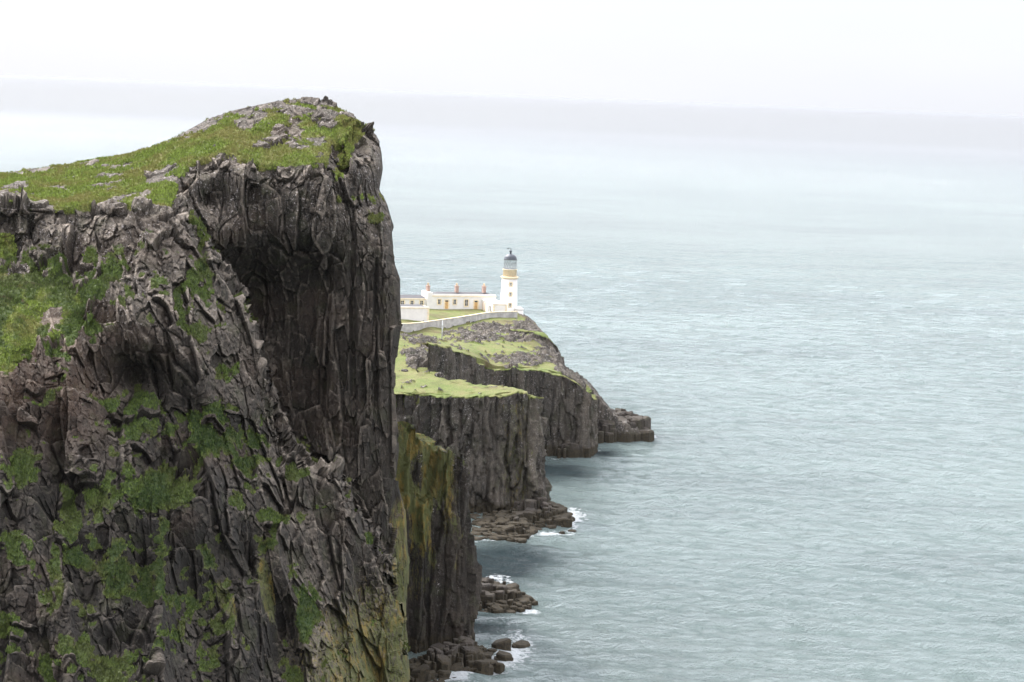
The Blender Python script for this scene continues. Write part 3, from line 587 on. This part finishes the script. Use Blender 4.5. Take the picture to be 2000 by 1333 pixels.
def cluster(name, poly_px, zfun, r, seed, n=6, squash=1.0, mat=None, jitter=.75, tilt=.32, keep=1.0, kind='structure'):
    """hexagonal jointed blocks packed inside a waterline polygon given in photo pixels at z=0"""
    rng = random.Random(seed); poly = np.array([PZ(a, b)[:2] for a, b in poly_px]); x0, y0 = poly.min(0); x1, y1 = poly.max(0); specs = []
    j = 0; y = y0
    while y < y1:
        x = x0+(r if j % 2 else 0)
        while x < x1:
            if rng.random() < keep:
                xx = x+rng.uniform(-1, 1)*r*jitter; yy = y+rng.uniform(-1, 1)*r*jitter
                sd0 = float(polysd(poly, np.array([xx]), np.array([yy]))[0])
                if sd0 > -.2: specs.append((xx, yy, -2.5, max(.15, zfun(xx, yy, sd0, rng)), r*1.2*rng.choice((.45, .6, .8, 1, 1.3, 1.9)), rng.choice((5, 6, 6, 7)), rng.uniform(-tilt, tilt), 1))
            x += 2*r*.93
        y += 1.6*r; j += 1
    return meta(block_mesh(name, specs, mat or MAT['far'], seed), kind=kind)
# low shelf between buttress B and cliff C
cluster('rock_shelf', [(895, 1200), (930, 1199), (985, 1196), (1042, 1190), (1043, 1176), (1020, 1160), (985, 1150), (930, 1143), (895, 1143)], lambda x, y, s, g: min(.3+.6*s, 2.8)*g.uniform(.6, 1.15), .7, 5)
# foot of C
cluster('rock_shelf', [(925, 1052), (960, 1050), (1005, 1055), (1033, 1050), (1050, 1030), (1100, 1030), (1118, 1042), (1110, 1005), (1090, 990), (1062, 985), (1000, 1000), (925, 1005)],
        lambda x, y, s, g: min(.3+.7*s, 4.8)*g.uniform(.35, 1.1)*(.9 if x > 2 else .4), .75, 6)
# foot of B
cluster('rock_shelf', [(790, 1345), (850, 1335), (900, 1322), (945, 1310), (962, 1290), (945, 1265), (925, 1262), (860, 1275), (800, 1300), (770, 1345)],
        lambda x, y, s, g: min(.2+.8*s, 3.2)*g.uniform(.3, 1.15), .6, 7, tilt=.5, mat=MAT['far'])
# tidal steps under the far apron
cluster('rock_shelf', [(1160, 868), (1210, 864), (1262, 859), (1264, 845), (1225, 832), (1160, 842)], lambda x, y, s, g: min(2.4+1.5*s, 5.5)*g.uniform(.85, 1.08), 1.2, 8)
# ledge rocks at D's foot
cluster('rock_shelf', [(1088, 897), (1130, 896), (1150, 894), (1148, 885), (1088, 885)], lambda x, y, s, g: g.uniform(2.2, 4.2), .7, 9)
# single rocks standing in the water
def rockthing(px, py, r, h, label, seed, sq=1.0, group='rocks in the surf'):
    c = PZ(px, py); rng = random.Random(seed)
    o = block_mesh('rock', [(0, 0, -1.5, h, r, 7, rng.uniform(-.3, .3), sq), (r*.5, r*.3, -1.5, h*.6, r*.6, 6, .3, 1), (-r*.6, -.1*r, -1.5, h*.45, r*.55, 6, -.25, 1)], MAT['far'], seed)
    o.location = (c[0], c[1], 0); return meta(o, label, 'rock', group)
rockthing(1018, 1261, 1.5, .45, 'flat brown rock ringed by white foam, farthest out from the buttress', 1, .8)
rockthing(978, 1270, 1.5, 1.7, 'pointed brown sea rock just shoreward of the flat foam-ringed rock', 2)
rockthing(962, 1276, 1.0, .7, 'low wet rock touching the shelf behind the pointed sea rock', 3)
rockthing(983, 1293, 1.4, 1.5, 'dark-topped block rock in foam below the pointed sea rock', 4)
rockthing(957, 1303, 1.3, 1.1, 'brown rounded rock left of the pair nearest the bottom of the surf', 5)
rockthing(975, 1307, .9, 1.0, 'small upright rock squeezed beside the brown rounded one', 6)
rockthing(942, 1310, 1.6, 1.6, 'large brown slab rock at the outer corner of the rubble shore', 7)
rockthing(1108, 1030, .9, 1.8, 'small dark knob of rock off the foot of the middle cliff', 8)
rockthing(1098, 1042, .6, .4, 'tiny awash rock at the tip of the middle cliff foot', 9)

def boulder(px, py, Y, r, label, seed):
    c = P(px, py, Y); o = block_mesh('boulder', [(0, 0, -.6, r*.75, r, 7, .15, .8), (r*.5, -.2*r, -.6, r*.45, r*.6, 6, -.2, 1)], MAT['far'], seed, speck=1.0)
    o.location = tuple(c); meta(o, label, 'boulder', 'pale boulders on the middle terrace')
boulder(790, 728, 474, .9, 'grey boulder lying on the grass terrace close to the dark cliff edge', 21)
boulder(857, 736, 467, 1.2, 'broad pale boulder perched at the inner rim of the grass terrace', 22)
# ------------------------------------------------------------------ buildings
TH = R(17)
class MB:
    def __init__(s): s.bm = bmesh.new()
    def box(s, x0, x1, y0, y1, z0, z1):
        v = [s.bm.verts.new((x, y, z)) for x in (x0, x1) for y in (y0, y1) for z in (z0, z1)]
        for f in ((0, 1, 3, 2), (4, 6, 7, 5), (0, 4, 5, 1), (2, 3, 7, 6), (0, 2, 6, 4), (1, 5, 7, 3)): s.bm.faces.new([v[i] for i in f])
        return s
    def hip(s, x0, x1, y0, y1, z0, z1, inx, ov=0):
        ym = (y0+y1)/2; v = [s.bm.verts.new(p) for p in ((x0, y0, z0), (x1, y0, z0), (x1, y1, z0), (x0, y1, z0), (x0+inx, ym, z1), (x1-inx, ym, z1))]
        for f in ((0, 1, 5, 4), (1, 2, 5), (2, 3, 4, 5), (3, 0, 4), (3, 2, 1, 0)): s.bm.faces.new([v[i] for i in f])
        return s
    def prism(s, poly, z0, z1, sc_=1.0, c=(0, 0)):
        a = [s.bm.verts.new((c[0]+x, c[1]+y, z0)) for x, y in poly]; b = [s.bm.verts.new((c[0]+x*sc_, c[1]+y*sc_, z1)) for x, y in poly]; n = len(a)
        for i in range(n): s.bm.faces.new((a[i], a[(i+1) % n], b[(i+1) % n], b[i]))
        s.bm.faces.new(b); s.bm.faces.new(a[::-1]); return s
    def lathe(s, prof, n=40, c=(0, 0), smooth=True):
        rs = [[s.bm.verts.new((c[0]+r*math.cos(6.28318*i/n), c[1]+r*math.sin(6.28318*i/n), z)) for i in range(n)] for r, z in prof]
        for A, B in zip(rs[:-1], rs[1:]):
            for i in range(n):
                f = s.bm.faces.new((A[i], A[(i+1) % n], B[(i+1) % n], B[i])); f.smooth = smooth
        s.bm.faces.new(rs[-1]); s.bm.faces.new(rs[0][::-1]); return s
    def bar(s, p, q, r=.03):
        p, q = Vector(p), Vector(q); d = (q-p); m = d.to_track_quat('Z', 'Y').to_matrix().to_4x4(); m.translation = p
        ring = lambda z: [s.bm.verts.new(m @ Vector((r*math.cos(a), r*math.sin(a), z))) for a in (0, 1.5708, 3.1416, 4.7124)]
        a, b = ring(0), ring(d.length)
        for i in range(4): s.bm.faces.new((a[i], a[(i+1) % 4], b[(i+1) % 4], b[i]))
        s.bm.faces.new(b); s.bm.faces.new(a[::-1]); return s
    def build(s, name, mat, parent=None):
        bmesh.ops.recalc_face_normals(s.bm, faces=s.bm.faces[:])
        me = bpy.data.meshes.new(name); s.bm.to_mesh(me); s.bm.free(); me.materials.append(MAT[mat])
        return link(bpy.data.objects.new(name, me), parent)
def empty(name, loc, rz=TH):
    o = bpy.data.objects.new(name, None); o.location = loc; o.rotation_euler = (0, 0, rz); return link(o)
def window(parent, x, y, z, w=1.0, h=1.5, upper=.55, name='window', stone='tan'):
    """on a wall facing local -Y; toothed stone surround"""
    f = MB(); t = .34; f.box(x-w/2-t, x+w/2+t, y-.07, y+.02, z-h*.5-.28, z-h*.5).box(x-w/2-t, x+w/2+t, y-.07, y+.02, z+h*.5, z+h*.5+.3)
    n = max(3, int(h/.34)); 
    for k in range(n):
        e = .16 if k % 2 else 0; a, b = z-h/2+k*h/n, z-h/2+(k+1)*h/n
        f.box(x-w/2-t-e, x-w/2, y-.07, y+.02, a, b).box(x+w/2, x+w/2+t+e, y-.07, y+.02, a, b)
    f.box(x-w/2, x+w/2, y-.03, y+.02, z-h/2, z-h/2+.06)
    o = f.build(name, stone, parent)
    MB().box(x-w/2, x+w/2, y-.022, y+.01, z-h/2+.06, z+h/2).build('pane', 'dark', o)
    MB().box(x-.04, x+.04, y-.05, y-.024, z-h/2+.06, z+h/2).box(x-w/2, x-.042, y-.05, y-.024, z-.035, z+.035).box(x+.042, x+w/2, y-.05, y-.024, z-.035, z+.035).build('frame', 'white', o)
    return o
def door(parent, x, y, z0, w=1.0, h=2.2):
    f = MB(); t = .34; n = 7
    for k in range(n):
        e = .16 if k % 2 else 0; a, b = z0+k*h/n, z0+(k+1)*h/n
        f.box(x-w/2-t-e, x-w/2, y-.07, y+.02, a, b).box(x+w/2, x+w/2+t+e, y-.07, y+.02, a, b)
    f.box(x-w/2-t, x+w/2+t, y-.07, y+.02, z0+h, z0+h+.32)
    fr = f.build('door_surround', 'tan', parent)
    d = MB().box(x-w/2, x+w/2, y-.04, y+.01, z0, z0+h-.45).build('door', 'ochredoor', fr)
    MB().box(x-w/2, x+w/2, y-.022, y+.01, z0+h-.45, z0+h).build('fanlight', 'dark', fr)
def quoins(parent, x0, x1, y, z0, z1, step=.42):
    for side in (0, 1):
        k = 0; z = z0; b = MB()
        while z < z1-.01:
            e = .22 if k % 2 else 0; zz = min(z+step, z1)
            if side == 0: b.box(x0-.04, x0+.38+e, y-.06, y+.02, z, zz)
            else: b.box(x1-.38-e, x1+.04, y-.06, y+.02, z, zz)
            z = zz; k += 1
        b.build('quoins', 'tan', parent)
def chimney(parent, x, y, z0, z1, pots=2):
    b = MB().box(x-.42, x+.42, y-.9, y+.9, z0, z1-.25).box(x-.52, x+.52, y-1.0, y+1.0, z1-.25, z1)
    o = b.build('chimney', 'pink', parent)
    for k in range(pots): MB().lathe([(.2, z1), (.16, z1+.75), (.2, z1+.8)], 10, (x, y-.45+.9*k)).build('chimney_pot', 'tan', o)
def xy_at(px, Y): p = P(px, 605, Y); return p[0], p[1]
ZB = 25.0
# long keepers' cottage; local origin at its front left corner
X0, Y0 = xy_at(844, 634)
Lh = 20.5
h = meta(empty('cottage', (X0, Y0, ZB)), 'long white flat-fronted keepers cottage with three chimneys and ochre door surrounds, left of the lighthouse', 'cottage')
MB().box(0, Lh, 0, 7.5, -1.5, 4.0).build('wall', 'white', h)
MB().box(-.15, Lh+.15, -.15, 7.65, 4.0, 4.28).build('cornice', 'tan', h)
MB().box(0, Lh, 0, .35, 4.28, 4.75).box(-1.7, 0, .0, 7.5, -1.5, 5.2).build('parapet', 'white', h)
MB().hip(.3, Lh-.3, .4, 7.2, 4.29, 5.15, 2).build('roof', 'slate', h)
for cx_ in (-.6, 8.7, 17.6): chimney(h, cx_, 3.75, 5.0 if cx_ > 0 else 5.21, 7.1)
for wx in (2.2, 7.2): window(h, wx, 0, 2.35, .8, 1.5)
window(h, 11.0, 0, 2.1, .9, 2.0)
door(h, 4.6, 0, .15, 1.0, 2.7); door(h, 14.1, 0, .1, 1.0, 2.7)
# lower wing to its left
wv = Vector((math.cos(TH), math.sin(TH), 0)); bv = Vector((-math.sin(TH), math.cos(TH), 0))
q = Vector((X0, Y0, ZB))-wv*13.5+bv*1.0
h2 = meta(empty('cottage', q), 'lower white cottage wing with dark slate roof, running behind the dark cliff edge', 'cottage')
MB().box(0, 11.75, 0, 6.5, -1.5, 2.95).build('wall', 'white', h2)
MB().box(-.12, 11.75, -.14, 6.6, 2.95, 3.2).build('cornice', 'tan', h2)
MB().hip(.1, 11.75, .2, 6.3, 3.21, 4.1, 1.0).build('roof', 'slate', h2)
for wx in (4.2, 7.2, 10.3): window(h2, wx, 0, 1.9, .9, 1.2)
# store in front of it
sx, sy = xy_at(838, 597)
s0 = Vector((sx, sy, ZB))-wv*9.2
h3 = meta(empty('store_building', s0), 'plain white windowless store with ochre quoins, between the curved wall and the lower cottage wing', 'store')
MB().box(0, 9.2, 0, 6.5, -2.5, 4.1).build('wall', 'white', h3)
quoins(h3, 0, 9.2, 0, -.3, 4.0)
MB().box(-.15, 9.35, -.15, 6.65, 4.1, 4.32).build('cornice', 'tan', h3)
MB().box(0, 9.2, 0, .3, 4.32, 4.6).build('parapet', 'white', h3)
MB().hip(.2, 9.0, .35, 6.3, 4.33, 4.95, 1.5).build('roof', 'slate', h3)
# engine house running from the wall back to the cottage
ex, ey = xy_at(963, 627)
h4 = meta(empty('engine_house', (ex, ey, ZB)), 'bright white low building with ochre-quoined end wall, directly left of the lighthouse tower', 'building')
MB().box(0, 4.4, 0, 15, -1.5, 3.0).build('wall', 'white', h4)
MB().box(-.12, 4.52, -.12, 15.0, 3.0, 3.2).build('cornice', 'white', h4)
MB().hip(.0, 4.4, .0, 14.8, 3.21, 3.75, 2.0).build('roof', 'white', h4)
quoins(h4, 0, 4.4, 0, -.3, 3.0); MB().box(.64, 3.76, -.06, .02, 2.75, 2.99).build('lintel', 'tan', h4)
for yy in (2.6, 4.4): MB().box(-.04, .02, yy-.35, yy+.35, .2, 2.2).build('window', 'dark', h4)
for yy in (9.0, 11.2): MB().box(-.05, .02, yy-.3, yy+.3, .0, 2.6).build('door', 'ochredoor', h4)
MB().box(-.05, .02, 1.0, 1.9, -.1, .9).build('hatch', 'dark', h4)
# lighthouse tower
tx, ty = xy_at(993, 640)
lt = meta(empty('lighthouse', (tx, ty, ZB), 0), 'tall round white lighthouse tower with ochre gallery, glazed lantern and black dome', 'lighthouse')
MB().lathe([(2.85, -1.5), (2.85, .4), (2.72, .5), (2.42, 10.0)], 48).build('tower', 'white', lt)
g = MB().lathe([(2.42, 10.0), (2.75, 10.3), (2.8, 10.35), (2.8, 10.7), (2.5, 10.72)], 48).build('gallery', 'tan', lt)
MB().lathe([(2.12, 10.72), (2.12, 12.75), (2.35, 12.85), (2.35, 13.0), (1.9, 13.02)], 48).build('parapet_drum', 'tan', lt)
b = MB()
for i in range(20):
    a = 6.2832*i/20; c, s = math.cos(a)*2.68, math.sin(a)*2.68; a2 = 6.2832*(i+1)/20; b.bar((c, s, 10.7), (c, s, 11.7), .02)
    for z in (11.2, 11.7): b.bar((c, s, z), (math.cos(a2)*2.68, math.sin(a2)*2.68, z), .018)
b.build('railing', 'iron', lt)
b = MB()
for i in range(20):
    a = 6.2832*i/20; a2 = 6.2832*(i+1)/20; c, s = math.cos(a)*2.28, math.sin(a)*2.28; b.bar((c, s, 13.0), (c, s, 13.9), .018); b.bar((c, s, 13.9), (math.cos(a2)*2.28, math.sin(a2)*2.28, 13.9), .018)
b.build('lantern_railing', 'iron', lt)
b = MB(); rr_ = 1.95; zs = [13.03, 13.8, 14.55, 15.3, 16.05]; n = 14
for k in range(4):
    for i in range(n):
        a = 6.2832*(i+.5*k)/n
        for sgn in (1, -1):
            a2 = a+sgn*6.2832*.5/n; b.bar((rr_*math.cos(a), rr_*math.sin(a), zs[k]), (rr_*math.cos(a2), rr_*math.sin(a2), zs[k+1]), .05)
for z in (13.05, 14.55, 16.0):
    for i in range(28): b.bar((rr_*math.cos(.2244*i), rr_*math.sin(.2244*i), z), (rr_*math.cos(.2244*(i+1)), rr_*math.sin(.2244*(i+1)), z), .04)
ln = b.build('lantern', 'iron', lt)
MB().lathe([(1.9, 13.03), (1.9, 16.0)], 28).build('lantern_glass', 'glass', ln)
MB().lathe([(.25, 13.03), (.55, 13.6), (.75, 14.4), (.75, 15.0), (.5, 15.7), (.2, 15.9)], 20).build('lens', 'glass', ln)
prof = [(2.12, 16.02), (2.12, 16.2)]+[(2.02*math.cos(a), 16.2+1.6*math.sin(a)) for a in np.linspace(.05, 1.35, 9)]
dm = MB().lathe(prof, 40).build('dome', 'black', lt)
MB().lathe([(.42, 17.7), (.3, 18.0), (.26, 18.2), (.42, 18.4), (.42, 18.75), (.1, 19.0)], 18).build('ventilator', 'black', dm)
b = MB().bar((0, 0, 18.95), (0, 0, 19.8), .05); b.bar((-1.0, 0, 19.45), (.5, 0, 19.45), .05); b.prism([(-.35, -.04), (.1, -.04), (.1, .04), (-.35, .04)], 19.3, 19.62, c=(-.75, 0)); b.build('weather_vane', 'black', dm)
for z in (1.9, 5.3, 8.4):
    rz = 2.72-.3*(z-.5)/9.5; wv_ = window(lt, 0, 0, z, .5, 1.0, name='window')
    wv_.rotation_euler = (0, 0, R(8)); wv_.location = (.1+rz*math.sin(R(8)), -(rz-.03)*math.cos(R(8)), 0)
# low round structure to the right of the tower
fx, fy = xy_at(1014, 638)
fh = meta(empty('fog_horn_base', (fx, fy, ZB-.6), 0), 'low round white drum with a stepped cap beside the foot of the lighthouse', 'drum')
MB().lathe([(1.35, -2), (1.35, 1.2)], 28).build('drum', 'white', fh); MB().lathe([(1.5, 1.2), (1.5, 1.4), (.8, 1.9), (.75, 2.0)], 28).build('cap', 'white', fh)
# boundary wall
WL = [(700, 636, 25.9, 22.3), (785, 633, 25.8, 22.2), (800, 632.5, 25.8, 22.3), (820, 631, 25.8, 22.4), (845, 627.5, 25.8, 22.6), (870, 624, 25.9, 22.8), (895, 620.5, 25.95, 23.2), (920, 616.5, 26.0, 23.5), (940, 613, 26.0, 23.8), (955, 611, 26.0, 24.0), (975, 609.8, 26.05, 24.0), (1000, 609.5, 26.05, 24.0), (1010, 609, 26.05, 24.0)]
wb = MB(); wc = MB(); prev = None
for a, b_ in zip(WL[:-1], WL[1:]):
    for k in range(3):
        t0, t1 = k/3, (k+1)/3; ring = []
        for t in (t0, t1):
            px_, py_, zt, zb = [a[i]*(1-t)+b_[i]*t for i in range(4)]; c = PZ(px_, py_, zt); ring.append((c, zt, zb-2.5))
        (c0, z0, b0), (c1, z1, b1) = ring
        for mb, th, zo, use_b in ((wb, .22, 0, True), (wc, .3, .001, False)):
            d = np.array((c1[0]-c0[0], c1[1]-c0[1])); d /= np.linalg.norm(d); n_ = np.array((-d[1], d[0]))*th
            lo0, lo1 = (b0, b1) if use_b else (z0+.003, z1+.003); hi0, hi1 = (z0, z1) if use_b else (z0+.16, z1+.16)
            v = [mb.bm.verts.new((c0[0]+s*n_[0], c0[1]+s*n_[1], z)) for s in (-1, 1) for z in (lo0, hi0)]+[mb.bm.verts.new((c1[0]+s*n_[0], c1[1]+s*n_[1], z)) for s in (-1, 1) for z in (lo1, hi1)]
            for f in ((0, 1, 5, 4), (2, 6, 7, 3), (1, 3, 7, 5), (0, 4, 6, 2)): mb.bm.faces.new([v[i] for i in f])
            if prev is None or not use_b: mb.bm.faces.new([v[i] for i in (0, 2, 3, 1)])
        prev = 1
wo = meta(link(bpy.data.objects.new('boundary_wall', None)), 'long curving whitewashed boundary wall with an ochre coping in front of the lighthouse buildings', 'wall')
wb.build('wall_face', 'wall', wo); wc.build('coping', 'tan', wo)
# pole
pb = P(863, 668, 566); po = meta(empty('pole', (pb[0], pb[1], pb[2]-.3), 0), 'slim pale grey utility pole standing on the grass in front of the boundary wall', 'pole')
MB().lathe([(.16, 0), (.11, 6.3)], 10).build('shaft', 'pole', po); MB().box(-.35, .35, -.06, .06, 5.0, 5.15).box(-.16, .16, -.2, -.12, 4.4, 4.95).build('bracket', 'pole', po)

# ------------------------------------------------------------------ sea air: one closed box of thin haze round everything
def build_haze():
    b = MB(); b.box(-130000, 130000, -130000, 130000, -6, 98)
    m = bpy.data.materials.new('haze'); m.use_nodes = True; t = m.node_tree; t.nodes.clear()
    o = t.nodes.new('ShaderNodeOutputMaterial'); v = t.nodes.new('ShaderNodeVolumePrincipled')
    v.inputs['Color'].default_value = (.47, .475, .49, 1); v.inputs['Density'].default_value = HAZE; v.inputs['Anisotropy'].default_value = .3
    t.links.new(v.outputs[0], o.inputs['Volume']); MAT['haze'] = m
    meta(b.build('haze', 'haze'), kind='stuff')
HAZE = 1.3e-5
build_haze()
